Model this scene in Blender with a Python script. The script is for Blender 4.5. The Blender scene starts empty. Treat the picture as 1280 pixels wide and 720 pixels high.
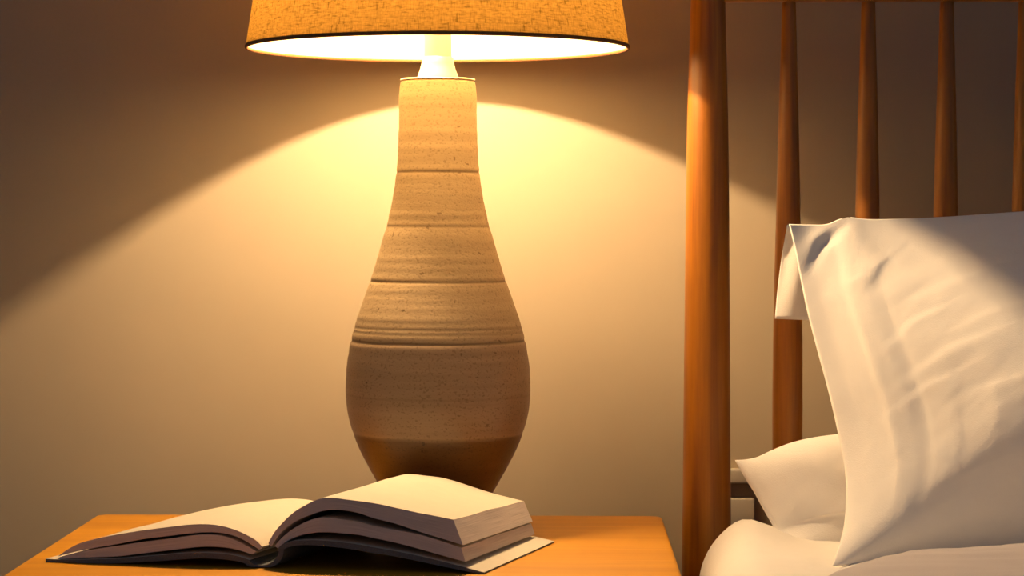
import bpy, bmesh, math, random
from mathutils import Vector, Matrix, noise, Euler
random.seed(7)
S = bpy.context.scene
C = S.collection
PI = math.pi

# ---------------------------------------------------------------- camera
F = 2900.0                      # focal length in pixels of the 1280 wide frame
CAMZ = 0.941
cam_d = bpy.data.cameras.new('camera')
cam_d.sensor_width = 36.0
cam_d.lens = F / 1280 * 36
cam_d.clip_start = 0.05
cam = bpy.data.objects.new('camera', cam_d)
C.objects.link(cam)
cam.location = (0, 0, CAMZ)
cam.rotation_euler = (PI/2 - math.atan(88/F), 0, math.atan(61/F))
S.camera = cam
RM = cam.rotation_euler.to_matrix()

def P(px, py, Y):
    """world point on the vertical plane y=Y that photo pixel (px,py) sees"""
    d = RM @ Vector(((px-640)/F, -(py-360)/F, -1.0))
    t = Y / d.y
    return Vector((d.x*t, Y, CAMZ + d.z*t))

# ---------------------------------------------------------------- materials
def mat(name):
    m = bpy.data.materials.new(name); m.use_nodes = True
    nt = m.node_tree; nt.nodes.clear()
    out = nt.nodes.new('ShaderNodeOutputMaterial')
    b = nt.nodes.new('ShaderNodeBsdfPrincipled')
    nt.links.new(b.outputs[0], out.inputs[0])
    return m, nt, b, out
def N(nt, t, **kw):
    n = nt.nodes.new(t)
    for k, v in kw.items():
        if hasattr(n, k): setattr(n, k, v)
        else: n.inputs[k].default_value = v
    return n
def L(nt, a, b): nt.links.new(a, b)
def ramp(nt, fac, stops):
    r = nt.nodes.new('ShaderNodeValToRGB')
    el = r.color_ramp.elements
    el[0].position, el[0].color = stops[0][0], (*stops[0][1], 1)
    el[1].position, el[1].color = stops[-1][0], (*stops[-1][1], 1)
    for p, c in stops[1:-1]:
        e = el.new(p); e.color = (*c, 1)
    L(nt, fac, r.inputs[0])
    return r
def mapping(nt, src, scale=(1,1,1), rot=(0,0,0), loc=(0,0,0)):
    tc = nt.nodes.new('ShaderNodeTexCoord')
    mp = nt.nodes.new('ShaderNodeMapping')
    mp.inputs['Scale'].default_value = scale
    mp.inputs['Rotation'].default_value = rot
    mp.inputs['Location'].default_value = loc
    L(nt, tc.outputs[src], mp.inputs[0])
    return mp
def bump(nt, b, h, strength, dist=0.001):
    bp = N(nt, 'ShaderNodeBump'); bp.inputs['Strength'].default_value = strength
    bp.inputs['Distance'].default_value = dist
    L(nt, h, bp.inputs['Height']); L(nt, bp.outputs[0], b.inputs['Normal'])

def plain(name, col, rough=0.5, var=0.06, scale=60, bmp=0.1, spec=0.5, metal=0.0):
    m, nt, b, o = mat(name)
    mp = mapping(nt, 'Object')
    n = N(nt, 'ShaderNodeTexNoise'); n.inputs['Scale'].default_value = scale; n.inputs['Detail'].default_value = 5
    L(nt, mp.outputs[0], n.inputs['Vector'])
    lo = tuple(c*(1-var) for c in col); hi = tuple(min(1, c*(1+var)) for c in col)
    r = ramp(nt, n.outputs[0], [(0.3, lo), (0.7, hi)])
    L(nt, r.outputs[0], b.inputs['Base Color'])
    b.inputs['Roughness'].default_value = rough
    b.inputs['Metallic'].default_value = metal
    b.inputs['Specular IOR Level'].default_value = spec
    bump(nt, b, n.outputs[0], bmp)
    return m

def wood(name, dark, light, scale, rough=0.4, streak=1.0, coat=0.0):
    """scale: stretched object-space scale, small along the grain"""
    m, nt, b, o = mat(name)
    mp = mapping(nt, 'Object', scale)
    n1 = N(nt, 'ShaderNodeTexNoise'); n1.inputs['Scale'].default_value = 1.0
    n1.inputs['Detail'].default_value = 6; n1.inputs['Roughness'].default_value = 0.55
    n1.inputs['Distortion'].default_value = 0.6
    L(nt, mp.outputs[0], n1.inputs['Vector'])
    n2 = N(nt, 'ShaderNodeTexNoise'); n2.inputs['Scale'].default_value = 6.0
    n2.inputs['Detail'].default_value = 4
    L(nt, mp.outputs[0], n2.inputs['Vector'])
    mx = N(nt, 'ShaderNodeMath', operation='MULTIPLY_ADD')
    L(nt, n2.outputs[0], mx.inputs[0]); mx.inputs[1].default_value = 0.3*streak
    L(nt, n1.outputs[0], mx.inputs[2])
    r = ramp(nt, mx.outputs[0], [(0.38, dark), (0.85, light)])
    L(nt, r.outputs[0], b.inputs['Base Color'])
    b.inputs['Roughness'].default_value = rough
    b.inputs['Coat Weight'].default_value = coat
    b.inputs['Coat Roughness'].default_value = 0.25
    bump(nt, b, mx.outputs[0], 0.12)
    return m

M_wall = plain('wall_paint', (0.385, 0.325, 0.245), 0.85, 0.02, 9, 0.03, 0.2)
M_floor = wood('floor_boards', (0.16, 0.08, 0.035), (0.30, 0.16, 0.08), (3, 22, 3), 0.5)
M_bed = wood('bed_wood', (0.20, 0.055, 0.003), (0.44, 0.165, 0.006), (55, 55, 2.2), 0.42, 1.0, 0.15)
M_bedh = wood('bed_wood_rail', (0.20, 0.055, 0.003), (0.44, 0.165, 0.006), (2.2, 55, 55), 0.42, 1.0, 0.15)
M_top = wood('nightstand_wood', (0.44, 0.175, 0.002), (0.60, 0.26, 0.002), (2.0, 26, 26), 0.5, 0.8, 0.0)
M_body = wood('nightstand_body_wood', (0.30, 0.11, 0.006), (0.42, 0.17, 0.01), (26, 26, 2.0), 0.42, 0.8, 0.1)
M_brass = plain('aged_brass', (0.55, 0.38, 0.15), 0.35, 0.1, 40, 0.05, 0.5, 1.0)
M_cream = plain('cream_enamel', (0.60, 0.53, 0.35), 0.4, 0.02, 30, 0.02)
M_cap = plain('cap_metal', (0.62, 0.46, 0.26), 0.35, 0.08, 40, 0.05, 0.5, 0.6)
M_wire = plain('wire_metal', (0.7, 0.66, 0.58), 0.35, 0.05, 40, 0.05, 0.5, 0.9)
M_fit = plain('pale_plastic', (0.46, 0.42, 0.36), 0.45, 0.02, 30, 0.02)
M_darkcloth = plain('book_cloth', (0.10, 0.115, 0.13), 0.75, 0.25, 900, 0.3)
M_paper = plain('paper', (0.55, 0.50, 0.41), 0.8, 0.015, 80, 0.04, 0.15)

def fabric(name, col, weave=900):
    m, nt, b, o = mat(name)
    mp = mapping(nt, 'Object')
    n = N(nt, 'ShaderNodeTexNoise'); n.inputs['Scale'].default_value = 35; n.inputs['Detail'].default_value = 6
    L(nt, mp.outputs[0], n.inputs['Vector'])
    n2 = N(nt, 'ShaderNodeTexNoise'); n2.inputs['Scale'].default_value = weave; n2.inputs['Detail'].default_value = 2
    L(nt, mp.outputs[0], n2.inputs['Vector'])
    r = ramp(nt, n.outputs[0], [(0.3, tuple(c*0.97 for c in col)), (0.7, col)])
    L(nt, r.outputs[0], b.inputs['Base Color'])
    b.inputs['Roughness'].default_value = 0.9
    b.inputs['Specular IOR Level'].default_value = 0.15
    b.inputs['Sheen Weight'].default_value = 0.15
    ad = N(nt, 'ShaderNodeMath', operation='MULTIPLY_ADD')
    L(nt, n.outputs[0], ad.inputs[0]); ad.inputs[1].default_value = 3.0; L(nt, n2.outputs[0], ad.inputs[2])
    bump(nt, b, ad.outputs[0], 0.25, 0.0012)
    return m
M_cotton = fabric('white_cotton', (0.82, 0.80, 0.78))
M_cotton2 = fabric('white_sheet_cotton', (0.74, 0.72, 0.70))
M_duvet = fabric('duvet_cotton', (0.56, 0.52, 0.54))

# page edges: fine layered lines that follow the leaves (uv.y runs through the block)
def page_edges():
    m, nt, b, o = mat('page_edges')
    mp = mapping(nt, 'UV', (3.0, 130, 1))
    n = N(nt, 'ShaderNodeTexNoise'); n.inputs['Scale'].default_value = 1.0; n.inputs['Detail'].default_value = 4
    L(nt, mp.outputs[0], n.inputs['Vector'])
    r = ramp(nt, n.outputs[0], [(0.32, (0.36, 0.34, 0.33)), (0.5, (0.66, 0.63, 0.60)), (0.72, (0.76, 0.72, 0.67))])
    L(nt, r.outputs[0], b.inputs['Base Color'])
    b.inputs['Roughness'].default_value = 0.85
    b.inputs['Specular IOR Level'].default_value = 0.1
    bump(nt, b, n.outputs[0], 0.5, 0.0006)
    return m
M_edges = page_edges()

# stoneware of the lamp base: speckled clay, dark rings in the turned grooves, darker dipped foot
def stoneware(zb, zt, rings, dip, mid):
    m, nt, b, o = mat('speckled_stoneware')
    tc = N(nt, 'ShaderNodeTexCoord')
    sep = N(nt, 'ShaderNodeSeparateXYZ'); L(nt, tc.outputs['Object'], sep.inputs[0])
    # wavering height
    mpn = mapping(nt, 'Object', (6, 6, 1))
    nw = N(nt, 'ShaderNodeTexNoise'); nw.inputs['Scale'].default_value = 2.0; L(nt, mpn.outputs[0], nw.inputs['Vector'])
    wob = N(nt, 'ShaderNodeMath', operation='MULTIPLY_ADD'); L(nt, nw.outputs[0], wob.inputs[0])
    wob.inputs[1].default_value = 0.003; L(nt, sep.outputs[2], wob.inputs[2])
    z = wob.outputs[0]
    # clay colours by height: glaze bands with their own edges
    mr = N(nt, 'ShaderNodeMapRange'); L(nt, z, mr.inputs[0])
    mr.inputs[1].default_value = zb; mr.inputs[2].default_value = zt
    H = zt - zb
    d = (dip-zb)/H; md = (mid-zb)/H
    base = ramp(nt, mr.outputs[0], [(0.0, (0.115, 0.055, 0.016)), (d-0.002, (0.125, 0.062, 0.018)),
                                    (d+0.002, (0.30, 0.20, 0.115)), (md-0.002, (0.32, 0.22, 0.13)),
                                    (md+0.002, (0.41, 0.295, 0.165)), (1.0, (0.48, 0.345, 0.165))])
    # horizontal throwing streaks
    mps = mapping(nt, 'Object', (5, 5, 120))
    ns = N(nt, 'ShaderNodeTexNoise'); ns.inputs['Scale'].default_value = 1.0; ns.inputs['Detail'].default_value = 5
    L(nt, mps.outputs[0], ns.inputs['Vector'])
    rs = ramp(nt, ns.outputs[0], [(0.3, (0.88, 0.87, 0.85)), (0.7, (1.05, 1.05, 1.05))])
    mx = N(nt, 'ShaderNodeMix', data_type='RGBA', blend_type='MULTIPLY'); mx.inputs[0].default_value = 1.0
    L(nt, base.outputs[0], mx.inputs[6]); L(nt, rs.outputs[0], mx.inputs[7])
    # specks
    mpv = mapping(nt, 'Object', (1, 1, 1.3))
    nv = N(nt, 'ShaderNodeTexNoise'); nv.inputs['Scale'].default_value = 330; nv.inputs['Detail'].default_value = 3
    L(nt, mpv.outputs[0], nv.inputs['Vector'])
    rv = ramp(nt, nv.outputs[0], [(0.34, (0.72, 0.69, 0.64)), (0.44, (1, 1, 1))])
    nv2 = N(nt, 'ShaderNodeTexNoise'); nv2.inputs['Scale'].default_value = 120; nv2.inputs['Detail'].default_value = 2
    L(nt, mpv.outputs[0], nv2.inputs['Vector'])
    rv2 = ramp(nt, nv2.outputs[0], [(0.27, (0.55, 0.50, 0.44)), (0.31, (1, 1, 1))])
    mx2 = N(nt, 'ShaderNodeMix', data_type='RGBA', blend_type='MULTIPLY'); mx2.inputs[0].default_value = 1.0
    L(nt, mx.outputs[2], mx2.inputs[6]); L(nt, rv.outputs[0], mx2.inputs[7])
    mx3 = N(nt, 'ShaderNodeMix', data_type='RGBA', blend_type='MULTIPLY'); mx3.inputs[0].default_value = 1.0
    L(nt, mx2.outputs[2], mx3.inputs[6]); L(nt, rv2.outputs[0], mx3.inputs[7])
    col = mx3.outputs[2]
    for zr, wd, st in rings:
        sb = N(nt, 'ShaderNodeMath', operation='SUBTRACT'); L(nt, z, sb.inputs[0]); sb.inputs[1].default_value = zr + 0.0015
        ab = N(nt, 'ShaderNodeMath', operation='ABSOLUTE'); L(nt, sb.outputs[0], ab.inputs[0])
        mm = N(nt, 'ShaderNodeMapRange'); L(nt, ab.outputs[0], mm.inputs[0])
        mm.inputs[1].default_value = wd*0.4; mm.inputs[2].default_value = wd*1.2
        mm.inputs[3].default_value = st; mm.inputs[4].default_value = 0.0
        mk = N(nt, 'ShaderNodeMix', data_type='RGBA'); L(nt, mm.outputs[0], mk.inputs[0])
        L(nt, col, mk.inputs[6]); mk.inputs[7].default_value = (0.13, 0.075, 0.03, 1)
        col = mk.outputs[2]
    L(nt, col, b.inputs['Base Color'])
    # the dipped lower half is glazed smoother than the raw clay above
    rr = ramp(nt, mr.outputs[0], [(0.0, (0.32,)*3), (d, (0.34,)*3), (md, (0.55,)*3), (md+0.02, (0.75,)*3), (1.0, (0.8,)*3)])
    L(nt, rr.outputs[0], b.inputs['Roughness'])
    b.inputs['Specular IOR Level'].default_value = 0.4
    ad = N(nt, 'ShaderNodeMath', operation='MULTIPLY_ADD'); L(nt, nv.outputs[0], ad.inputs[0]); ad.inputs[1].default_value = 0.7
    L(nt, ns.outputs[0], ad.inputs[2])
    bump(nt, b, ad.outputs[0], 0.25, 0.0012)
    return m

# linen lampshade: diffuse + translucent, slubby weave
def shade_mat(name, dcol, tcol, slub, mixf):
    m = bpy.data.materials.new(name); m.use_nodes = True
    nt = m.node_tree; nt.nodes.clear()
    out = N(nt, 'ShaderNodeOutputMaterial')
    dif = N(nt, 'ShaderNodeBsdfDiffuse'); tr = N(nt, 'ShaderNodeBsdfTranslucent')
    mix = N(nt, 'ShaderNodeMixShader'); mix.inputs[0].default_value = mixf
    L(nt, dif.outputs[0], mix.inputs[1]); L(nt, tr.outputs[0], mix.inputs[2]); L(nt, mix.outputs[0], out.inputs[0])
    def n(sc, detail, lo, hi, clo, chi):
        mp = mapping(nt, 'UV', sc)
        t = N(nt, 'ShaderNodeTexNoise'); t.inputs['Scale'].default_value = 1; t.inputs['Detail'].default_value = detail
        L(nt, mp.outputs[0], t.inputs['Vector'])
        return ramp(nt, t.outputs[0], [(lo, (clo,)*3), (hi, (chi,)*3)])
    if slub:
        a = n((110, 520, 1), 3, 0.30, 0.60, 0.70, 1.08)      # weft threads
        c = n((700, 110, 1), 3, 0.30, 0.60, 0.76, 1.06)      # warp threads
        e = n((70, 260, 1), 3, 0.30, 0.42, 0.58, 1.0)        # slubs
        f = n((330, 45, 1), 2, 0.30, 0.39, 0.58, 1.0)        # long vertical slubs
        cur = a.outputs[0]
        for q in (c, e, f):
            mm = N(nt, 'ShaderNodeMix', data_type='RGBA', blend_type='MULTIPLY'); mm.inputs[0].default_value = 1
            L(nt, cur, mm.inputs[6]); L(nt, q.outputs[0], mm.inputs[7]); cur = mm.outputs[2]
        for sh, colr in ((dif, dcol), (tr, tcol)):
            mm = N(nt, 'ShaderNodeMix', data_type='RGBA', blend_type='MULTIPLY'); mm.inputs[0].default_value = 1
            L(nt, cur, mm.inputs[6]); mm.inputs[7].default_value = (*colr, 1)
            L(nt, mm.outputs[2], sh.inputs['Color'])
    else:
        a = n((200, 200, 1), 2, 0.3, 0.7, 0.96, 1.0)
        for sh, colr in ((dif, dcol), (tr, tcol)):
            mm = N(nt, 'ShaderNodeMix', data_type='RGBA', blend_type='MULTIPLY'); mm.inputs[0].default_value = 1
            L(nt, a.outputs[0], mm.inputs[6]); mm.inputs[7].default_value = (*colr, 1)
            L(nt, mm.outputs[2], sh.inputs['Color'])
    return m
M_linen = shade_mat('shade_linen', (0.45, 0.28, 0.12), (0.53, 0.34, 0.085), True, 0.5)
M_lining = shade_mat('shade_lining', (0.76, 0.69, 0.54), (0.75, 0.62, 0.38), False, 0.30)

BULB_COL = (1.0, 0.66, 0.33, 1)
BULB_E = 6800
m, nt, b, o = mat('bulb_glow')
nt.nodes.remove(b); em = N(nt, 'ShaderNodeEmission'); em.inputs[0].default_value = BULB_COL
em.inputs[1].default_value = BULB_E; L(nt, em.outputs[0], o.inputs[0])
M_bulb = m

# ---------------------------------------------------------------- mesh helpers
def link(name, bm, mats, parent=None, smooth=True, auto=None):
    me = bpy.data.meshes.new(name)
    bmesh.ops.recalc_face_normals(bm, faces=bm.faces)
    if auto is not None:
        for e in bm.edges:
            if len(e.link_faces) == 2 and e.calc_face_angle(0) > auto: e.smooth = False
    for f in bm.faces: f.smooth = smooth
    bm.to_mesh(me); bm.free()
    for m_ in (mats if isinstance(mats, (list, tuple)) else [mats]): me.materials.append(m_)
    o = bpy.data.objects.new(name, me); C.objects.link(o)
    if parent: o.parent = parent
    return o
def tag(o, label=None, cat=None, group=None, kind=None):
    if label: o['label'] = label
    if cat: o['category'] = cat
    if group: o['group'] = group
    if kind: o['kind'] = kind
    return o
def empty(name, loc):
    e = bpy.data.objects.new(name, None); C.objects.link(e); e.location = loc
    e.empty_display_size = 0.05
    return e
def box(bm, x0, x1, y0, y1, z0, z1, bevel=0.0, seg=3):
    r = bmesh.ops.create_cube(bm, size=1)
    vs = r['verts']
    for v in vs:
        v.co = Vector((x0+(v.co.x+.5)*(x1-x0), y0+(v.co.y+.5)*(y1-y0), z0+(v.co.z+.5)*(z1-z0)))
    if bevel:
        es = list({e for v in vs for e in v.link_edges})
        bmesh.ops.bevel(bm, geom=es, offset=bevel, segments=seg, profile=0.5, affect='EDGES')
def lathe(bm, prof, cx=0, cy=0, seg=96, close=False):
    """prof: (radius, z, optional material index); adds uv in metres"""
    uv = bm.loops.layers.uv.verify()
    rings = []
    for p in prof:
        rings.append([bm.verts.new((cx+p[0]*math.cos(2*PI*k/seg), cy+p[0]*math.sin(2*PI*k/seg), p[1])) for k in range(seg)])
    n = len(prof); acc = [0]
    for i in range(1, n): acc.append(acc[-1]+math.hypot(prof[i][0]-prof[i-1][0], prof[i][1]-prof[i-1][1]))
    last = n if close else n-1
    for i in range(last):
        j = (i+1) % n
        for k in range(seg):
            k2 = (k+1) % seg
            f = bm.faces.new((rings[i][k], rings[i][k2], rings[j][k2], rings[j][k]))
            if len(prof[i]) > 2: f.material_index = prof[i][2]
            R = max(prof[i][0], .01)
            us = (k, k+1, k+1, k); ai = acc[i]; aj = acc[j] if j else acc[i]+.002
            for lp, u_, v_ in zip(f.loops, us, (ai, ai, aj, aj)):
                lp[uv].uv = (2*PI*R*u_/seg, v_)
    if not close:
        for ring in (rings[0], rings[-1]):
            if (ring[0].co - ring[seg//2].co).length > 1e-6: bm.faces.new(ring)
def tube(bm, pts, r, seg=10, cap=True):
    rings = []
    n = len(pts); up = Vector((0, 0, 1))
    prevx = None
    for i, p in enumerate(pts):
        p = Vector(p)
        d = (Vector(pts[min(i+1, n-1)]) - Vector(pts[max(i-1, 0)])).normalized()
        if prevx is None:
            prevx = d.orthogonal().normalized()
        x = (prevx - d*prevx.dot(d)).normalized(); prevx = x
        y = d.cross(x)
        rr = r[i] if isinstance(r, (list, tuple)) else r
        rings.append([bm.verts.new(p + x*rr*math.cos(2*PI*k/seg) + y*rr*math.sin(2*PI*k/seg)) for k in range(seg)])
    for i in range(n-1):
        for k in range(seg):
            bm.faces.new((rings[i][k], rings[i][(k+1) % seg], rings[i+1][(k+1) % seg], rings[i+1][k]))
    if cap:
        bm.faces.new(rings[0]); bm.faces.new(rings[-1])
def interp(pts, x):
    if x <= pts[0][0]: return pts[0][1]
    for (a, b_), (c, d) in zip(pts, pts[1:]):
        if x <= c: return b_ + (d-b_)*(x-a)/(c-a)
    return pts[-1][1]
def catmull(pts, t):
    """smooth point at t in 0..1 along a list of Vectors (uniform in arc length)"""
    n = len(pts)
    if not hasattr(catmull, 'c'): catmull.c = {}
    key = id(pts)
    if key not in catmull.c:
        a = [0]
        for i in range(1, n): a.append(a[-1] + (pts[i]-pts[i-1]).length)
        catmull.c[key] = ([x/a[-1] for x in a], pts)
    a = catmull.c[key][0]
    i = 0
    while i < n-2 and t > a[i+1]: i += 1
    s = (t-a[i])/(a[i+1]-a[i])
    p1, p2 = pts[i], pts[i+1]
    p0 = pts[i-1] if i else p1*2-p2
    p3 = pts[i+2] if i+2 < n else p2*2-p1
    h = a[i+1]-a[i]
    h0 = (a[i]-a[i-1]) if i else h
    h2 = (a[i+2]-a[i+1]) if i+2 < n else h
    m1 = ((p2-p1)/h*h0 + (p1-p0)/h0*h)/(h+h0)*h
    m2 = ((p3-p2)/h2*h + (p2-p1)/h*h2)/(h+h2)*h
    return (p1*(2*s**3-3*s**2+1) + m1*(s**3-2*s**2+s) + p2*(-2*s**3+3*s**2) + m2*(s**3-s**2))

# ---------------------------------------------------------------- setting
TZ = 0.60            # nightstand top
WALL = 2.835
bm = bmesh.new(); box(bm, -2.6, 3.2, WALL, WALL+0.12, 0, 2.6)
tag(link('wall_back', bm, M_wall, smooth=False), kind='structure')
bm = bmesh.new(); box(bm, -2.6, 3.2, -1.2, WALL, -0.1, 0)
tag(link('floor', bm, M_floor, smooth=False), kind='structure')

# ---------------------------------------------------------------- nightstand
NX0, NX1, NY0, NY1 = -0.533, 0.116, 2.165, 2.65
ns = empty('nightstand', ((NX0+NX1)/2, (NY0+NY1)/2, 0))
tag(ns, 'light orange wooden nightstand beside the bed, carrying the lamp and open book', 'nightstand')
off = Vector(ns.location)
def nbm(): return bmesh.new()
def shift(bm, v):
    for x in bm.verts: x.co -= v
def npart(name, bm, m_, parent=ns, auto=0.6, smooth=True):
    shift(bm, off); return link(name, bm, m_, parent, smooth, auto)
bm = nbm()
# top board with rounded corners in plan and eased edges
def rounded_board(bm, x0, x1, y0, y1, z0, z1, r, ease):
    pts = []
    for cx, cy, a0 in ((x1-r, y1-r, 0), (x0+r, y1-r, 90), (x0+r, y0+r, 180), (x1-r, y0+r, 270)):
        for k in range(9):
            a = math.radians(a0+90*k/8); pts.append((cx+r*math.cos(a), cy+r*math.sin(a)))
    cxm, cym = (x0+x1)/2, (y0+y1)/2
    prof = []
    for k in range(5):
        a = PI/2*k/4; prof.append((ease*(1-math.sin(a)), z0+ease*(1-math.cos(a))))
    for k in range(5):
        a = PI/2*k/4; prof.append((ease*(1-math.cos(a)), z1-ease*(1-math.sin(a))))
    rings = []
    for ins, z in prof:
        ring = []
        for (x, y) in pts:
            dx = max(-1, min(1, (x-cxm)/((x1-x0)/2))); dy = max(-1, min(1, (y-cym)/((y1-y0)/2)))
            ring.append(bm.verts.new((x-ins*dx, y-ins*dy, z)))
        rings.append(ring)
    n = len(pts)
    for a, b2 in zip(rings, rings[1:]):
        for k in range(n): bm.faces.new((a[k], a[(k+1) % n], b2[(k+1) % n], b2[k]))
    bm.faces.new(rings[0]); bm.faces.new(rings[-1])
rounded_board(bm, NX0, NX1, NY0, NY1, TZ-0.024, TZ, 0.012, 0.004)
npart('tabletop', bm, M_top)
bm = nbm()
zc0, zc1 = 0.36, TZ-0.0245
x0, x1, y0, y1 = NX0+0.02, NX1-0.02, NY0+0.025, NY1-0.01
box(bm, x0, x0+0.018, y0, y1, zc0, zc1, 0.0015)
box(bm, x1-0.018, x1, y0, y1, zc0, zc1, 0.0015)
box(bm, x0+0.018, x1-0.018, y1-0.012, y1, zc0, zc1)
box(bm, x0+0.018, x1-0.018, y0, y1-0.012, zc0, zc0+0.016)
npart('cabinet', bm, M_body)
bm = nbm(); box(bm, x0+0.021, x1-0.021, y0-0.006, y0+0.012, zc0+0.02, zc1-0.004, 0.002)
dr = npart('drawer', bm, M_top)
bm = nbm(); cxn = (x0+x1)/2
prof = [(0.0001, 0), (0.006, 0.0), (0.006, 0.012), (0.012, 0.017), (0.014, 0.022), (0.011, 0.027), (0.0001, 0.029)]
lathe(bm, prof, 0, 0, 24)
for v in bm.verts: v.co = Vector((cxn+v.co.x, y0-0.006-v.co.z, 0.47+v.co.y))
npart('knob', bm, M_brass, dr)
for sx in (0, 1):
    for sy in (0, 1):
        bm = nbm(); X = (x0+0.03, x1-0.03)[sx]; Yy = (y0+0.03, y1-0.03)[sy]
        ax = (-0.02, 0.02)[sx]; ay = (-0.015, 0.006)[sy]
        tube(bm, [(X+ax, Yy+ay, 0), (X, Yy, zc0+0.0)], [0.011, 0.02], 20)
        npart('leg', bm, M_body)

# ---------------------------------------------------------------- lamp
LY = 2.56
LX = P(547.5, 300, LY).x
MP = LY / F * math.hypot(1, 0)      # metres per pixel at the lamp axis
def lz(py): return P(547.5, py, LY).z
lamp = empty('table_lamp', (LX, LY, TZ))
tag(lamp, 'tall speckled stoneware table lamp with a lit orange linen shade, on the nightstand', 'lamp')
loff = Vector((0, 0, TZ))
widths = [(103, 46.5), (108, 47.3), (150, 48.6), (190, 50), (215, 51.8), (250, 57), (283, 64.3), (300, 69.5), (325, 76.5), (350, 84.5),
          (375, 93.5), (400, 102), (425, 109), (445, 112.6), (460, 114.5), (480, 115.6), (495, 115.5), (510, 114), (525, 111),
          (540, 106.5), (555, 101), (570, 94), (585, 86), (600, 77.5), (615, 69), (630, 61), (643, 55), (650, 53)]
pv = [Vector((w, 0, y)) for y, w in widths]
prof = []
NP = 300
for i in range(NP+1):
    q = catmull(pv, i/NP)
    prof.append([q.x*MP, lz(q.z)-TZ, q.z])
grooves = [(215.5, 2.2, 0.0016), (283, 1.8, 0.0010), (351, 2.2, 0.0015), (408, 1.6, 0.0009), (414, 1.4, 0.0006), (425, 2.6, 0.0019), (492, 1.6, 0.0004), (541, 1.8, 0.0008)]
for p in prof:
    for gy, gw, gd in grooves: p[0] -= 0.55*gd*math.exp(-((p[2]-gy)/(gw*0.8))**2)
    p[0] += 0.0004*noise.noise(Vector((p[2]*0.11, 3, 1)))
prof.reverse()
zf = prof[0][1]
body = [(0.030, 0.004), (0.034, 0.0), (prof[0][0]-0.002, 0.0), (prof[0][0], 0.003)] + [(p[0], p[1]) for p in prof if p[1] > 0.005]
ztop = prof[-1][1]; rt = prof[-1][0]
body += [(rt-0.0012, ztop+0.0012), (rt-0.004, ztop+0.0016), (0.012, ztop+0.0016)]
bm = bmesh.new(); lathe(bm, body, 0, 0, 160)
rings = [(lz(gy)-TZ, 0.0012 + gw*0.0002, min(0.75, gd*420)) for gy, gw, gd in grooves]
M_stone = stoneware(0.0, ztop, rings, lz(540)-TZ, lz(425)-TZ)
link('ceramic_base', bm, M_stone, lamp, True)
bm = bmesh.new()
zc = ztop + 0.0017
lathe(bm, [(0.004, zc), (0.0405, zc), (0.0415, zc+0.0008), (0.0405, zc+0.0022), (0.022, zc+0.0032), (0.004, zc+0.0034)], 0, 0, 72)
link('cap', bm, M_cap, lamp, True, 0.7)
zs = zc + 0.0034
zr = lz(61.5) - TZ                     # lower rim of the shade
zbulb = zr + 0.146
bm = bmesh.new()
lathe(bm, [(0.005, zs), (0.0225, zs), (0.0222, zs+0.002), (0.0195, zs+0.009), (0.0178, zs+0.016), (0.0172, zs+0.021), (0.0160, zs+0.0225), (0.0150, zs+0.023), (0.0150, zbulb-0.053), (0.012, zbulb-0.051), (0.005, zbulb-0.051)], 0, 0, 48)
sock = link('socket', bm, M_cream, lamp, True, 0.7)
BOX, BOY = -0.022, -0.008       # the bulb leans a little to the left
bm = bmesh.new(); rb = 0.024; FIL = 0.011
bp = [(0.0001, zbulb+rb)]
for k in range(1, 20):
    a = PI*k/19*0.80; bp.append((rb*math.sin(a), zbulb+rb*math.cos(a)))
bp += [(0.0125, zbulb-0.042), (0.0120, zbulb-0.050), (0.0001, zbulb-0.050)]
bp.reverse(); lathe(bm, bp, 0, 0, 40)
for v in bm.verts:
    k = (v.co.z-zbulb+0.050)/0.05
    v.co.x += BOX*k; v.co.y += BOY*k
M_glass, nt_, b_, o_ = mat('bulb_glass')
nt_.nodes.remove(b_)
tr_n = N(nt_, 'ShaderNodeBsdfTransparent'); gl_n = N(nt_, 'ShaderNodeBsdfGlossy'); gl_n.inputs['Roughness'].default_value = 0.1
lw_n = N(nt_, 'ShaderNodeLayerWeight'); lw_n.inputs[0].default_value = 0.15
mx_n = N(nt_, 'ShaderNodeMixShader'); L(nt_, lw_n.outputs['Fresnel'], mx_n.inputs[0])
L(nt_, tr_n.outputs[0], mx_n.inputs[1]); L(nt_, gl_n.outputs[0], mx_n.inputs[2]); L(nt_, mx_n.outputs[0], o_.inputs[0])
bulb = link('bulb', bm, M_glass, lamp, True)
bm = bmesh.new()
bmesh.ops.create_icosphere(bm, subdivisions=3, radius=FIL)
for v in bm.verts: v.co += Vector((BOX, BOY, zbulb))
link('filament', bm, M_bulb, bulb, True)
# shade: linen outside, lining inside, open at both ends
RS = 238.5*MP; HS = 0.285; RT = RS - HS*0.158
th = 0.0016
outer, inner = [], []
for k in range(0, 25):
    f = k/24; outer.append((RS+(RT-RS)*f, zr+HS*f, 0))
for k in range(24, -1, -1):
    f = k/24; inner.append((RS-th+(RT-RS)*f, zr+HS*f, 1))
bm = bmesh.new(); lathe(bm, outer+inner, 0, 0, 160, close=True)
sh = link('lamp_shade', bm, [M_linen, M_lining], lamp, True, 0.9)
M_trim = plain('shade_trim', (0.20, 0.085, 0.03), 0.8, 0.15, 400, 0.2, 0.2)
for z0, rr, dz in ((zr, RS, 1), (zr+HS, RT, -1)):
    bm = bmesh.new()
    zz0, zz1 = (z0-0.0006, z0+0.0034) if dz > 0 else (z0-0.0034, z0+0.0006)
    lathe(bm, [(rr+0.0004, zz0), (rr+0.0009, (zz0+zz1)/2), (rr+0.0003, zz1), (rr-th-0.0004, zz1), (rr-th-0.0004, zz0)], 0, 0, 160, close=True)
    link('trim', bm, M_trim, sh, True)
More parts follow.
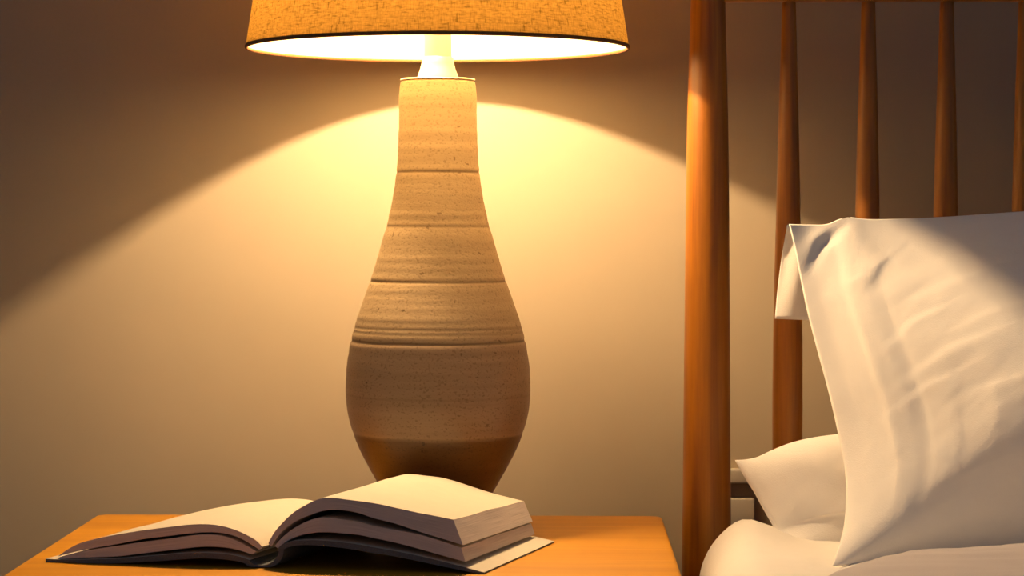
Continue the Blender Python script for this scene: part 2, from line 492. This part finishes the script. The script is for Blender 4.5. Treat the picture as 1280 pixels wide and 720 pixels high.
# harp and spider that carry the shade
bm = bmesh.new()
zh0 = zr + 0.03
hp = []
for k in range(25):
    a = PI*k/24
    hp.append((0.052*math.cos(a)*(1.0 if 3 < k < 21 else 1.0), 0, zh0+0.02+ (HS-0.055)*math.sin(a)**0.8))
hp = [(0.016, 0, zh0), (0.04, 0, zh0+0.004)] + hp + [(-0.04, 0, zh0+0.004), (-0.016, 0, zh0)]
tube(bm, hp, 0.0015, 8)
link('harp', bm, M_wire, lamp, True)
bm = bmesh.new()
ztp = zr+HS-0.004
for k in range(3):
    a = 2*PI*k/3+0.5
    tube(bm, [(0.006*math.cos(a), 0.006*math.sin(a), zh0+0.02+HS-0.053), ((RT-0.03)*math.cos(a), (RT-0.03)*math.sin(a), ztp-0.008), ((RT-0.0012)*math.cos(a), (RT-0.0012)*math.sin(a), ztp)], 0.0014, 8)
lathe(bm, [(0.0001, zh0+HS-0.037), (0.009, zh0+HS-0.036), (0.009, zh0+HS-0.031), (0.004, zh0+HS-0.028), (0.004, zh0+HS-0.018), (0.0001, zh0+HS-0.016)], 0, 0, 24)
link('spider', bm, M_wire, lamp, True)

# ---------------------------------------------------------------- open book
# front edge on the table runs between two ground points; the spine runs back from it
def ground(px, py):
    d = RM @ Vector(((px-640)/F, -(py-360)/F, -1.0)); t = (TZ-CAMZ)/d.z
    return Vector((d.x*t, d.y*t, TZ))
G1 = ground(605, 718); G0 = ground(57, 703)
wdir = (G0-G1); BW = wdir.length; wdir.normalize()
sdir = Vector((0.066, 0.214, 0)).normalized()
book = empty('open_book', G1)
tag(book, 'open hardback book with cream pages and dark cover, lying in front of the lamp', 'book')
SL = 0.226
nrm = wdir.cross(Vector((0, 0, 1)))
def bw(px, py):
    """photo pixel on the front face of the book -> (distance from right edge, height over table)"""
    d = RM @ Vector(((px-640)/F, -(py-360)/F, -1.0)); o = Vector((0, 0, CAMZ))
    t = (G1-o).dot(nrm)/d.dot(nrm); p = o + d*t
    return ((p-G1).dot(wdir), p.z-TZ)
def curve(pix, n):
    pts = [Vector((*bw(*q), 0)) for q in pix]
    return [catmull(pts, i/n) for i in range(n+1)]
def block(name, top, bot, s0, s1, m_side, m_top, parent, n=60, layers=6, fore_shift=0.0):
    """solid between an upper and a lower curve, extruded along the spine"""
    a = curve(top, n); b_ = curve(bot, n)
    bm = bmesh.new(); uv = bm.loops.layers.uv.verify()
    mm = 14
    G = {}
    for j in range(mm+1):
        s = s0 + (s1-s0)*j/mm
        for i in range(n+1):
            for k in range(layers+1):
                if 0 < j < mm and 0 < i < n and 0 < k < layers: continue
                q = a[i].lerp(b_[i], k/layers)
                h = max(q.y, 0.0004 if 'cover' in name else 0.0012)
                wob = 0.0012*noise.noise(Vector((i*0.05, s*14, k*2.0)))*(1 if k == 0 else 0.3) if 'page' in name else 0
                fall = 1 - 0.20*(s/SL)*max(0, 1-q.x/0.12)*min(1, h/0.012)
                p = wdir*q.x + sdir*s + Vector((0, 0, (h+wob)*fall))
                G[i, j, k] = bm.verts.new(p)
    def quad(c, uvs, mi):
        f = bm.faces.new([G[x] for x in c]); f.material_index = mi
        for lp, u_ in zip(f.loops, uvs): lp[uv].uv = u_
    for j in range(mm):
        for i in range(n):
            for k in (0, layers):
                quad([(i, j, k), (i+1, j, k), (i+1, j+1, k), (i, j+1, k)], [(i/n, k/layers)]*4, 1 if k == 0 else 0)
    for i in range(n):
        for k in range(layers):
            for j in (0, mm):
                quad([(i, j, k), (i+1, j, k), (i+1, j, k+1), (i, j, k+1)],
                     [(i/n, k/layers), ((i+1)/n, k/layers), ((i+1)/n, (k+1)/layers), (i/n, (k+1)/layers)], 0)
    for j in range(mm):
        for k in range(layers):
            for i in (0, n):
                quad([(i, j, k), (i, j+1, k), (i, j+1, k+1), (i, j, k+1)],
                     [(j/mm, k/layers), ((j+1)/mm, k/layers), ((j+1)/mm, (k+1)/layers), (j/mm, (k+1)/layers)], 0)
    return link(name, bm, [m_side, m_top], parent, True, 0.7)
# right half
block('page_block',
      [(565, 650), (545, 646.5), (520, 642), (495, 636), (470, 630), (450, 626.5), (430, 624), (415, 622.5), (402, 623), (390, 627), (380, 632), (368, 639), (358, 647), (348, 657), (340, 667), (333, 680)],
      [(577, 682), (555, 675), (535, 669), (515, 662.5), (490, 654.5), (464, 648), (445, 641.5), (428, 638.5), (410, 638), (398, 640), (388, 643.5), (376, 648), (366, 653), (356, 660), (346, 670), (337, 684)],
      0.004, SL-0.004, M_edges, M_paper, book)
block('page_block',
      [(575, 685.5), (555, 679.5), (520, 669), (492, 663), (464, 657), (445, 652), (428, 650), (410, 648), (392, 649), (376, 655), (362, 663), (350, 673), (341, 683)],
      [(580, 703), (555, 696), (520, 686), (490, 678.5), (464, 673), (445, 669), (428, 667.5), (410, 666), (392, 666.5), (376, 669), (364, 673), (354, 679), (345, 686)],
      0.004, SL-0.004, M_edges, M_paper, book)
cv = block('cover_board',
      [(605, 715.5), (560, 703.5), (520, 694), (490, 688), (464, 683.5), (445, 680), (428, 678), (410, 676), (392, 675), (376, 675.5), (362, 677), (352, 681), (346, 688)],
      [(605, 718.5), (560, 709.5), (520, 701), (490, 695), (464, 691), (445, 687.5), (428, 685), (410, 683), (392, 681.5), (376, 681.5), (364, 683), (356, 686), (350, 690)],
      0.0, SL, M_darkcloth, M_paper, book, layers=2)
# left half
block('page_block',
      [(81, 688), (95, 681), (115, 675.5), (145, 669), (180, 662.5), (205, 659), (230, 656.5), (255, 656), (279, 659), (295, 664), (308, 670), (318, 676), (326, 684)],
      [(70, 696), (95, 689.5), (118, 685), (145, 680.5), (180, 674), (205, 671), (230, 668), (255, 666), (275, 667), (290, 670.5), (303, 676), (313, 682), (322, 688)],
      0.004, SL-0.004, M_edges, M_paper, book)
block('page_block',
      [(72, 697), (95, 691.5), (118, 687.5), (145, 683), (180, 677), (205, 674), (230, 671), (255, 669), (273, 670), (288, 674), (300, 679.5), (310, 685), (318, 690)],
      [(68, 700), (95, 698), (118, 697), (145, 696), (180, 692), (205, 689), (230, 686), (255, 684), (273, 684.5), (288, 686.5), (298, 689), (306, 691.5), (313, 694)],
      0.004, SL-0.004, M_edges, M_paper, book)
block('cover_board',
      [(57, 698.5), (80, 699.5), (118, 699.0), (150, 698), (180, 695.5), (205, 693.5), (230, 691.5), (255, 691), (275, 692), (292, 694), (304, 697), (312, 700)],
      [(57, 702.5), (80, 704), (118, 704.5), (150, 704), (180, 702.5), (205, 701), (230, 699), (255, 698), (275, 699), (290, 700.5), (300, 702.5), (308, 705)],
      0.0, SL, M_darkcloth, M_paper, book, layers=2)
# hollow U-shaped spine between the boards
block('spine',
      [(349, 688), (347, 694), (342, 701), (334, 705.5), (325, 706.5), (317, 705), (311, 701.5)],
      [(355, 686.5), (353, 696), (347, 704.5), (337, 709.5), (325, 711), (314, 709.5), (306, 705)],
      0.0, SL, M_darkcloth, M_darkcloth, book, n=24, layers=2)
bm = bmesh.new()

# ---------------------------------------------------------------- bed
HY = 2.605
px0 = P(884, 400, HY).x
HBW = 0.102 + 0.0874*10 + 0.10
bed = empty('bed_frame', (px0+HBW/2, HY, 0))
tag(bed, 'warm brown wooden bed frame with turned spindles in its headboard, right of the nightstand', 'bed frame')
boff = Vector(bed.location)
def bpart(name, bm, m_, auto=None, parent=bed):
    shift(bm, boff); return link(name, bm, m_, parent, True, auto)
mph = HY/F
zrail = P(1000, 2.5, HY).z
def turned(x, prof, seg=40, name='spindle', squash=1.0):
    bm = bmesh.new(); lathe(bm, prof, 0, 0, seg)
    for v in bm.verts: v.co = Vector((v.co.x+x, v.co.y*squash+HY, v.co.z))
    return bm
# posts: half widths in photo pixels by height
pw = [(-160, 17), (-60, 19.5), (0, 21.5), (60, 23), (150, 25.5), (250, 27), (400, 28.3), (520, 29.3), (620, 30), (720, 31), (900, 29), (1100, 24)]
def prof_from(pw, y0, y1, n, taper_to_floor=True):
    out = []
    for i in range(n+1):
        y = y0+(y1-y0)*i/n
        out.append((interp(pw, y)*mph, P(884, y, HY).z))
    out.reverse(); return out
pp = prof_from(pw, -150, 1100, 60)
pp = [(r, z) for r, z in pp if z > 0.0]
pp = [(pp[0][0]-0.002, 0.0)] + pp
tr_, tz_ = pp[-1]
pp += [(tr_*0.92, tz_+0.006), (tr_*0.7, tz_+0.012), (tr_*0.35, tz_+0.016), (0.0005, tz_+0.017)]
for x in (px0, px0+HBW):
    bpart('post', turned(x, pp), M_bed)
sw = [(-10, 8), (10, 8.8), (60, 10), (120, 11.8), (200, 13.8), (270, 15.2), (340, 17), (420, 18.4), (500, 19), (580, 18.6), (680, 16), (780, 12)]
sx = [985.5, 1084.5, 1182.5, 1280.5]
xs = [P(x, 200, HY).x for x in sx]
while xs[-1] + 0.0874 < px0+HBW-0.06: xs.append(xs[-1]+0.0874)
for x in xs:
    pr = prof_from(sw, -8, 790, 40)
    bpart('spindle', turned(x, pr, 28), M_bed)
# rails
def rail(name, z0, z1, d=0.011):
    bm = bmesh.new(); box(bm, px0+0.012, px0+HBW-0.012, HY-d, HY+d, z0, z1, 0.004); bpart(name, bm, M_bedh, 0.7)
rail('top_rail', zrail, zrail+0.05)
rail('lower_rail', P(0+900, 800, HY).z, P(900, 770, HY).z)
for x in (px0, px0+HBW):
    bm = bmesh.new(); box(bm, x-0.011, x+0.011, 0.62, HY-0.015, 0.28, 0.38, 0.003); bpart('side_rail', bm, M_bed, 0.7)
    bm = bmesh.new()
    fp = [(0.020, 0.0), (0.026, 0.2), (0.027, 0.42), (0.022, 0.455), (0.0005, 0.465)]
    lathe(bm, fp, 0, 0, 32)
    for v in bm.verts: v.co = Vector((v.co.x+x, v.co.y+0.62, v.co.z))
    bpart('foot_post', bm, M_bed)
bm = bmesh.new(); box(bm, px0+0.01, px0+HBW-0.01, 0.61, 0.63, 0.26, 0.40, 0.003); bpart('foot_rail', bm, M_bedh, 0.7)
bm = bmesh.new()
for k in range(14):
    yk = 0.72+k*0.136; box(bm, px0+0.0, px0+HBW-0.0, yk, yk+0.07, 0.365, 0.380, 0.002)
o = bpart('slats', bm, M_bedh, 0.7)

# pale fitting on the wall behind the headboard
pf = P(925, 615, WALL)
fit = empty('wall_fitting', (pf.x, WALL, pf.z))
tag(fit, 'small pale fitting on the wall, seen between bed post and lower pillow', 'fitting')
def fpart(name, pxs, pys, d0, d1, m_, bev=0.002):
    a = P(pxs[0], pys[1], WALL); b_ = P(pxs[1], pys[0], WALL)
    bm = bmesh.new(); box(bm, a.x, b_.x, WALL-d1, WALL-d0, a.z, b_.z, bev)
    shift(bm, Vector(fit.location)); return link(name, bm, m_, fit, True, 0.7)
fpart('top_bar', (896, 958), (585, 602), 0, 0.022, M_fit)
fpart('shadow_plate', (900, 975), (602.5, 668), 0, 0.004, plain('fitting_shadow_grey', (0.34, 0.27, 0.19), 0.6))  # added plate; its darker colour paints the shadow between bar and front plate
fpart('front_plate', (905, 942), (621, 664), 0.004, 0.018, M_fit)

# ---------------------------------------------------------------- mattress
MX0 = 0.150; MX1 = px0+HBW-0.03; MY0 = 0.66; MY1 = 2.556
mzt = CAMZ-0.343
def mattress():
    bm = bmesh.new()
    nx, ny, r = 60, 110, 0.055
    zc_, hz = (0.382+mzt)/2, (mzt-0.382)/2
    def pt(x, y, z):
        # rounded box projection
        cx, cy = (MX0+MX1)/2, (MY0+MY1)/2
        hx, hy = (MX1-MX0)/2, (MY1-MY0)/2
        dx, dy, dz = x-cx, y-cy, z-zc_
        ix = max(-(hx-r), min(hx-r, dx)); iy = max(-(hy-r), min(hy-r, dy)); iz = max(-(hz-r), min(hz-r, dz))
        d = Vector((dx-ix, dy-iy, dz-iz))
        if d.length > 1e-9: d = d.normalized()*r
        p = Vector((cx+ix, cy+iy, zc_+iz)) + d
        if z > zc_:
            k = (p.z-zc_)/hz
            # gathered sheet at the head corner
            g = math.exp(-((p.x-0.197)/0.046)**2-((p.y-2.47)/0.09)**2)
            s_ = math.hypot(0, (p.y-2.31+0.35*(p.x-0.25)))/0.006
            cr = math.exp(-s_*s_)*math.exp(-((p.x-0.25)/0.035)**4)
            p.z += k*(0.019*g - 0.006*cr + 0.003*noise.noise(Vector((p.x*9, p.y*6, 0))) + 0.0018*noise.noise(Vector((p.x*38+p.y*20, p.y*12, 4))))
        p.x += 0.003*noise.noise(Vector((p.x*5, p.y*12, p.z*7)))
        return p
    r6 = bmesh.ops.create_cube(bm, size=2)
    bmesh.ops.subdivide_edges(bm, edges=bm.edges[:], cuts=70, use_grid_fill=True)
    for v in bm.verts:
        # denser towards the rounded rims
        c = v.co
        f = lambda t: math.copysign(1-(1-abs(t))**1.8, t)
        v.co = pt((MX0+MX1)/2+f(c.x)*(MX1-MX0)/2, (MY0+MY1)/2+f(c.y)*(MY1-MY0)/2, zc_+f(c.z)*hz)
    return bm
mt = link('mattress', mattress(), M_cotton2)
tag(mt, 'mattress under a white sheet, its rounded corner showing beside the bed post', 'mattress')

# ---------------------------------------------------------------- pillows
def wrinkle_noise(p, ang, fa, fc, seed):
    ca, sa = math.cos(ang), math.sin(ang)
    a = p[0]*ca + p[1]*sa; c = -p[0]*sa + p[1]*ca
    return noise.noise(Vector((a*fa, c*fc, seed)))
def seg_dist(p, a, b_):
    ax, ay = b_[0]-a[0], b_[1]-a[1]
    t = ((p[0]-a[0])*ax+(p[1]-a[1])*ay)/(ax*ax+ay*ay)
    tc = max(0, min(1, t)); dx, dy = p[0]-a[0]-tc*ax, p[1]-a[1]-tc*ay
    side = (ax*dy-ay*dx)
    return math.hypot(dx, dy), tc, (1 if side > 0 else -1)
def pillow(name, left, top, right, bottom, tf, tb, folds, seed, wr, n=150, edge_p=(2.2, 0.62), edge_v=None, sag=1.0):
    """left/right curves run top to bottom, top/bottom run left to right (3-D points on the seam).
       tf / tb: fullness in front of and behind the seam."""
    bm = bmesh.new()
    front, back = {}, {}
    def C_(u, v):
        l, r_ = catmull(left, v), catmull(right, v); t, b_ = catmull(top, u), catmull(bottom, u)
        tl, tr, bl, br = left[0], right[0], left[-1], right[-1]
        return l*(1-u)+r_*u + t*(1-v)+b_*v - (tl*(1-u)*(1-v)+tr*u*(1-v)+bl*(1-u)*v+br*u*v)
    for j in range(n+1):
        for i in range(n+1):
            u, v = i/n, j/n
            # denser sampling at the rims
            uu = 0.5-0.5*math.cos(PI*u)*(0.35)-0.5*(1-2*u)*0.65
            vv = 0.5-0.5*math.cos(PI*v)*(0.35)-0.5*(1-2*v)*0.65
            m0 = C_(uu, vv)
            a, c = abs(2*uu-1), abs(2*vv**sag-1)
            ev = edge_v or edge_p
            g = max(0.0, (1-a**edge_p[0]))**edge_p[1]*max(0.0, (1-c**ev[0]))**ev[1]
            e = 1e-3
            nn = (C_(min(1, uu+e), vv)-C_(max(0, uu-e), vv)).cross(C_(uu, min(1, vv+e))-C_(uu, max(0, vv-e)))
            nn.normalize()
            if nn.y > 0: nn = -nn
            # photo-plane coordinates of the seam point in pixels (only used to place creases)
            q = ((m0.x*F/m0.y)+701, 272-(m0.z-CAMZ)*F/m0.y)
            edge = min(1, min(uu, 1-uu, vv, 1-vv)*5.5); edge = edge*edge*(3-2*edge)
            d = 0; ear = 0
            for ang, fa, fc, am in wr:
                d += am*wrinkle_noise(q, ang, fa, fc, seed+ang)
            for f in folds:
                pts, w, h = f[:3]
                best = None
                for s_, (p_, q_) in enumerate(zip(pts, pts[1:])):
                    dd, tt, sd = seg_dist(q, p_, q_)
                    if best is None or dd < best[0]: best = (dd, (s_+tt)/(len(pts)-1), sd)
                env = min(1, 4*min(best[1]+0.08, 1.08-best[1]))
                x = best[0]*best[2]/w
                if len(f) > 3 and f[3] == 'step':
                    d += 0.42*h*env*math.exp(-abs(x)*0.35)*math.tanh(x*1.6)
                elif len(f) > 3:
                    ear += h*env*math.exp(-x*x)
                else:
                    d += 0.45*h*env*math.exp(-x*x)
            d *= (0.15+0.85*edge)
            front[i, j] = m0 + nn*(tf*g + d*(0.2+0.8*edge) + ear*(0.1+0.9*min(1, edge*2)))
            back[i, j] = m0 - nn*(tb*g)
    F_ = {k: bm.verts.new(p) for k, p in front.items()}
    B_ = {k: (F_[k] if k[0] in (0, n) or k[1] in (0, n) else bm.verts.new(p)) for k, p in back.items()}
    for j in range(n):
        for i in range(n):
            bm.faces.new((F_[i, j], F_[i+1, j], F_[i+1, j+1], F_[i, j+1]))
            bm.faces.new((B_[i, j], B_[i, j+1], B_[i+1, j+1], B_[i+1, j]))
    return link(name, bm, M_cotton)

PV = lambda L_: [P(x, y, Y) for x, y, Y in L_]
# big pillow propped against the spindles
up_left = PV([(986, 280, 2.505), (992, 305, 2.497), (999, 340, 2.485), (1008, 385, 2.468), (1022, 440, 2.448), (1036, 492, 2.428), (1048, 545, 2.408), (1057, 600, 2.380), (1055, 655, 2.345), (1040, 708, 2.30)])
up_top = PV([(986, 280, 2.505), (1010, 280.5, 2.51), (1036, 279.5, 2.51), (1050, 273.5, 2.51), (1062, 271.5, 2.51), (1080, 273.5, 2.51), (1120, 273.5, 2.51), (1180, 271, 2.51), (1230, 267.5, 2.51), (1290, 263.5, 2.51), (1400, 258, 2.50), (1560, 260, 2.48), (1760, 262, 2.44)])
up_right = PV([(1760, 262, 2.44), (1750, 450, 2.40), (1750, 600, 2.36), (1760, 694, 2.33)])
up_bot = PV([(1040, 708, 2.30), (1150, 700, 2.34), (1400, 694, 2.345), (1760, 694, 2.33)])
folds = [
    ([(1066, 268), (1045, 287), (1025, 308), (1012, 332), (1004, 352)], 8, -0.0088, 'ear'),
    ([(1050, 270), (1030, 288), (1012, 306), (1003, 330)], 9, 0.0065, 'ear'),
    ([(1108, 328), (1092, 345), (1074, 378)], 6, 0.0045, 'step'),
    ([(1082, 300), (1084, 330), (1080, 352)], 10, 0.004),
    ([(1010, 400), (1045, 372), (1082, 352)], 9, 0.004),
    ([(1085, 460), (1120, 425), (1170, 405)], 7, 0.004, 'step'),
    ([(1075, 540), (1100, 500), (1160, 470), (1230, 452)], 9, 0.005, 'step'),
    ([(1060, 600), (1085, 545), (1125, 510), (1163, 498)], 9, 0.006, 'step'),
    ([(1166, 500), (1170, 560), (1172, 625)], 12, 0.003, 'step'),
    ([(1180, 440), (1230, 420), (1290, 412)], 8, 0.003, 'step'),
    ([(1110, 400), (1170, 375), (1230, 360)], 9, 0.003, 'step'),
    ([(1110, 640), (1112, 670), (1108, 700)], 6, 0.004),
    ([(1215, 520), (1222, 570), (1215, 610)], 10, 0.003),
    ([(1060, 690), (1075, 640), (1110, 600)], 9, 0.004, 'step'),
]
up = pillow('pillow', up_left, up_top, up_right, up_bot, 0.185, 0.028, folds, 3.0,
            [(-0.66, 0.007, 0.017, 0.0020), (-0.48, 0.016, 0.045, 0.0009), (1.1, 0.008, 0.02, 0.0012), (-0.9, 0.03, 0.10, 0.0003)], n=200, edge_p=(1.6, 0.92), edge_v=(2.2, 0.70), sag=1.55)
tag(up, 'large white pillow propped upright against the headboard spindles', 'pillow', None)
# open end of its case: a flat tongue of cloth hanging behind the corner
def flap():
    bm = bmesh.new(); n = 24
    tl = (984, 281); tr = (1002, 283)
    bl = (968.5, 398.5); br = (1020, 400.5)
    V = {}
    for s in (0, 1):
        for j in range(n+1):
            for i in range(n+1):
                u, v = i/n, j/n
                xl = tl[0]+(bl[0]-tl[0])*v - 3*math.sin(PI*v)*0.6; xr = tr[0]+(br[0]-tr[0])*v
                yl = tl[1]+(bl[1]-tl[1])*v; yr = tr[1]+(br[1]-tr[1])*v
                px = xl+(xr-xl)*u; py = yl+(yr-yl)*u
                Y = 2.520 + 0.006*v + 0.010*(1-u)*min(1, v*3) + 0.003*math.sin(u*5+v*3) + s*0.0016
                if v > 0.985: Y -= 0
                V[s, i, j] = bm.verts.new(P(px, py, Y))
    for j in range(n):
        for i in range(n):
            bm.faces.new((V[0, i, j], V[0, i+1, j], V[0, i+1, j+1], V[0, i, j+1]))
            bm.faces.new((V[1, i, j], V[1, i, j+1], V[1, i+1, j+1], V[1, i+1, j]))
        for i in (0, n): bm.faces.new((V[0, i, j], V[0, i, j+1], V[1, i, j+1], V[1, i, j]))
        for i in (0, n): bm.faces.new((V[0, j, i], V[0, j+1, i], V[1, j+1, i], V[1, j, i]))
    return link('pillowcase_flap', bm, M_cotton, up)
flap()
# lower pillow, squashed behind it
lo_left = PV([(918.5, 575, 2.515), (929, 594, 2.508), (942, 615, 2.50), (956, 640, 2.49), (972, 667, 2.478), (988, 689, 2.45)])
lo_top = PV([(918.5, 575, 2.515), (930, 574.5, 2.515), (944, 572, 2.513), (962, 564, 2.51), (985, 554.5, 2.505), (1010, 548, 2.50), (1052, 542, 2.50), (1150, 534, 2.50), (1300, 532, 2.50), (1450, 545, 2.50), (1560, 575, 2.50)])
lo_right = PV([(1560, 575, 2.50), (1550, 630, 2.49), (1540, 674, 2.46)])
lo_bot = PV([(988, 689, 2.45), (1150, 679, 2.45), (1350, 676, 2.46), (1540, 674, 2.46)])
lo = pillow('pillow', lo_left, lo_top, lo_right, lo_bot, 0.046, 0.045,
            [([(975, 668), (992, 640), (1010, 622)], 9, 0.004), ([(1000, 690), (1020, 660), (1045, 640)], 9, 0.003, 'step'),
             ([(935, 585), (960, 600), (985, 610)], 9, -0.003)], 9.0,
            [(-0.7, 0.008, 0.03, 0.003), (0.5, 0.01, 0.05, 0.0012)], n=110, edge_p=(2.4, 0.55))
tag(lo, 'lower white pillow with a pointed corner by the bed post, partly behind the big one', 'pillow')

# ---------------------------------------------------------------- duvet
def duvet():
    bm = bmesh.new()
    nx, ny = 120, 130
    X0, X1 = 0.07, MX1+0.10
    V = {}
    ledge = MX0-0.004
    for s in (0, 1):
        for j in range(ny+1):
            for i in range(nx+1):
                u, v = i/nx, j/ny
                xa = X0 + (X1-X0)*(u**1.3 if s in (0, 1) else u)
                # the turned edge slants back from the near left to the far right
                yfar = interp([(0.0, 1.80), (0.16, 1.90), (0.22, 2.02), (0.27, 2.10), (0.32, 2.155), (0.42, 2.20), (0.6, 2.23), (2.0, 2.235)], xa)
                y = yfar + (0.72-yfar)*(v**1.8)
                dist = yfar-y
                rnd = math.sqrt(max(0, 1-(1-min(1, dist/0.035))**2))
                thick = (0.031 + 0.008*min(1, max(0, (xa-0.2)/0.3))) * (0.06+0.94*rnd)
                lump = 0.0035*noise.noise(Vector((xa*7, y*9, 2))) + 0.0025*noise.noise(Vector((xa*5+y*3, y*34, 5))) + 0.0012*noise.noise(Vector((xa*9, y*80, 8)))
                x, z = xa, mzt + 0.003
                if xa < ledge+0.03:       # hangs down the side
                    d = ledge+0.03-xa
                    ar = min(d/0.03, PI/2)
                    x = ledge+0.03-0.03*math.sin(ar)-0.0
                    z = mzt+0.003 - 0.03*(1-math.cos(ar)) - max(0, d-0.03*PI/2)*1.9
                    nx_, nz_ = -math.sin(ar), math.cos(ar)
                elif xa > MX1-0.03:
                    d = xa-(MX1-0.03)
                    ar = min(d/0.03, PI/2)
                    x = MX1-0.03+0.034*math.sin(ar)
                    z = mzt+0.003 - 0.03*(1-math.cos(ar)) - max(0, d-0.03*PI/2)*1.2
                    nx_, nz_ = math.sin(ar), math.cos(ar)
                else:
                    nx_, nz_ = 0, 1
                t = (thick + lump*rnd) if s == 0 else 0.0015
                V[s, i, j] = bm.verts.new((x+nx_*t, y, z+nz_*t))
    for j in range(ny):
        for i in range(nx):
            for s in (0, 1):
                bm.faces.new((V[s, i, j], V[s, i+1, j], V[s, i+1, j+1], V[s, i, j+1]))
        for i in (0, nx): bm.faces.new((V[0, i, j], V[0, i, j+1], V[1, i, j+1], V[1, i, j]))
    for i in range(nx):
        for j in (0, ny): bm.faces.new((V[0, i, j], V[0, i+1, j], V[1, i+1, j], V[1, i, j]))
    return link('duvet', bm, M_duvet)
tag(duvet(), 'pale duvet spread over the mattress in front of the pillows', 'duvet')

# ---------------------------------------------------------------- dim dusk light in the room
w = bpy.data.worlds.new('dusk'); S.world = w; w.use_nodes = True
bg = w.node_tree.nodes['Background']
bg.inputs[0].default_value = (0.60, 0.74, 1.0, 1); bg.inputs[1].default_value = 0.115

S.view_settings.view_transform = 'Standard'
S.view_settings.look = 'None'
S.view_settings.gamma = 1
S.view_settings.use_curve_mapping = False
S.view_settings.exposure = 0.0
S.cycles.use_denoising = True
S.cycles.max_bounces = 10
S.cycles.diffuse_bounces = 6
S.cycles.transmission_bounces = 8
S.cycles.sample_clamp_indirect = 6.0
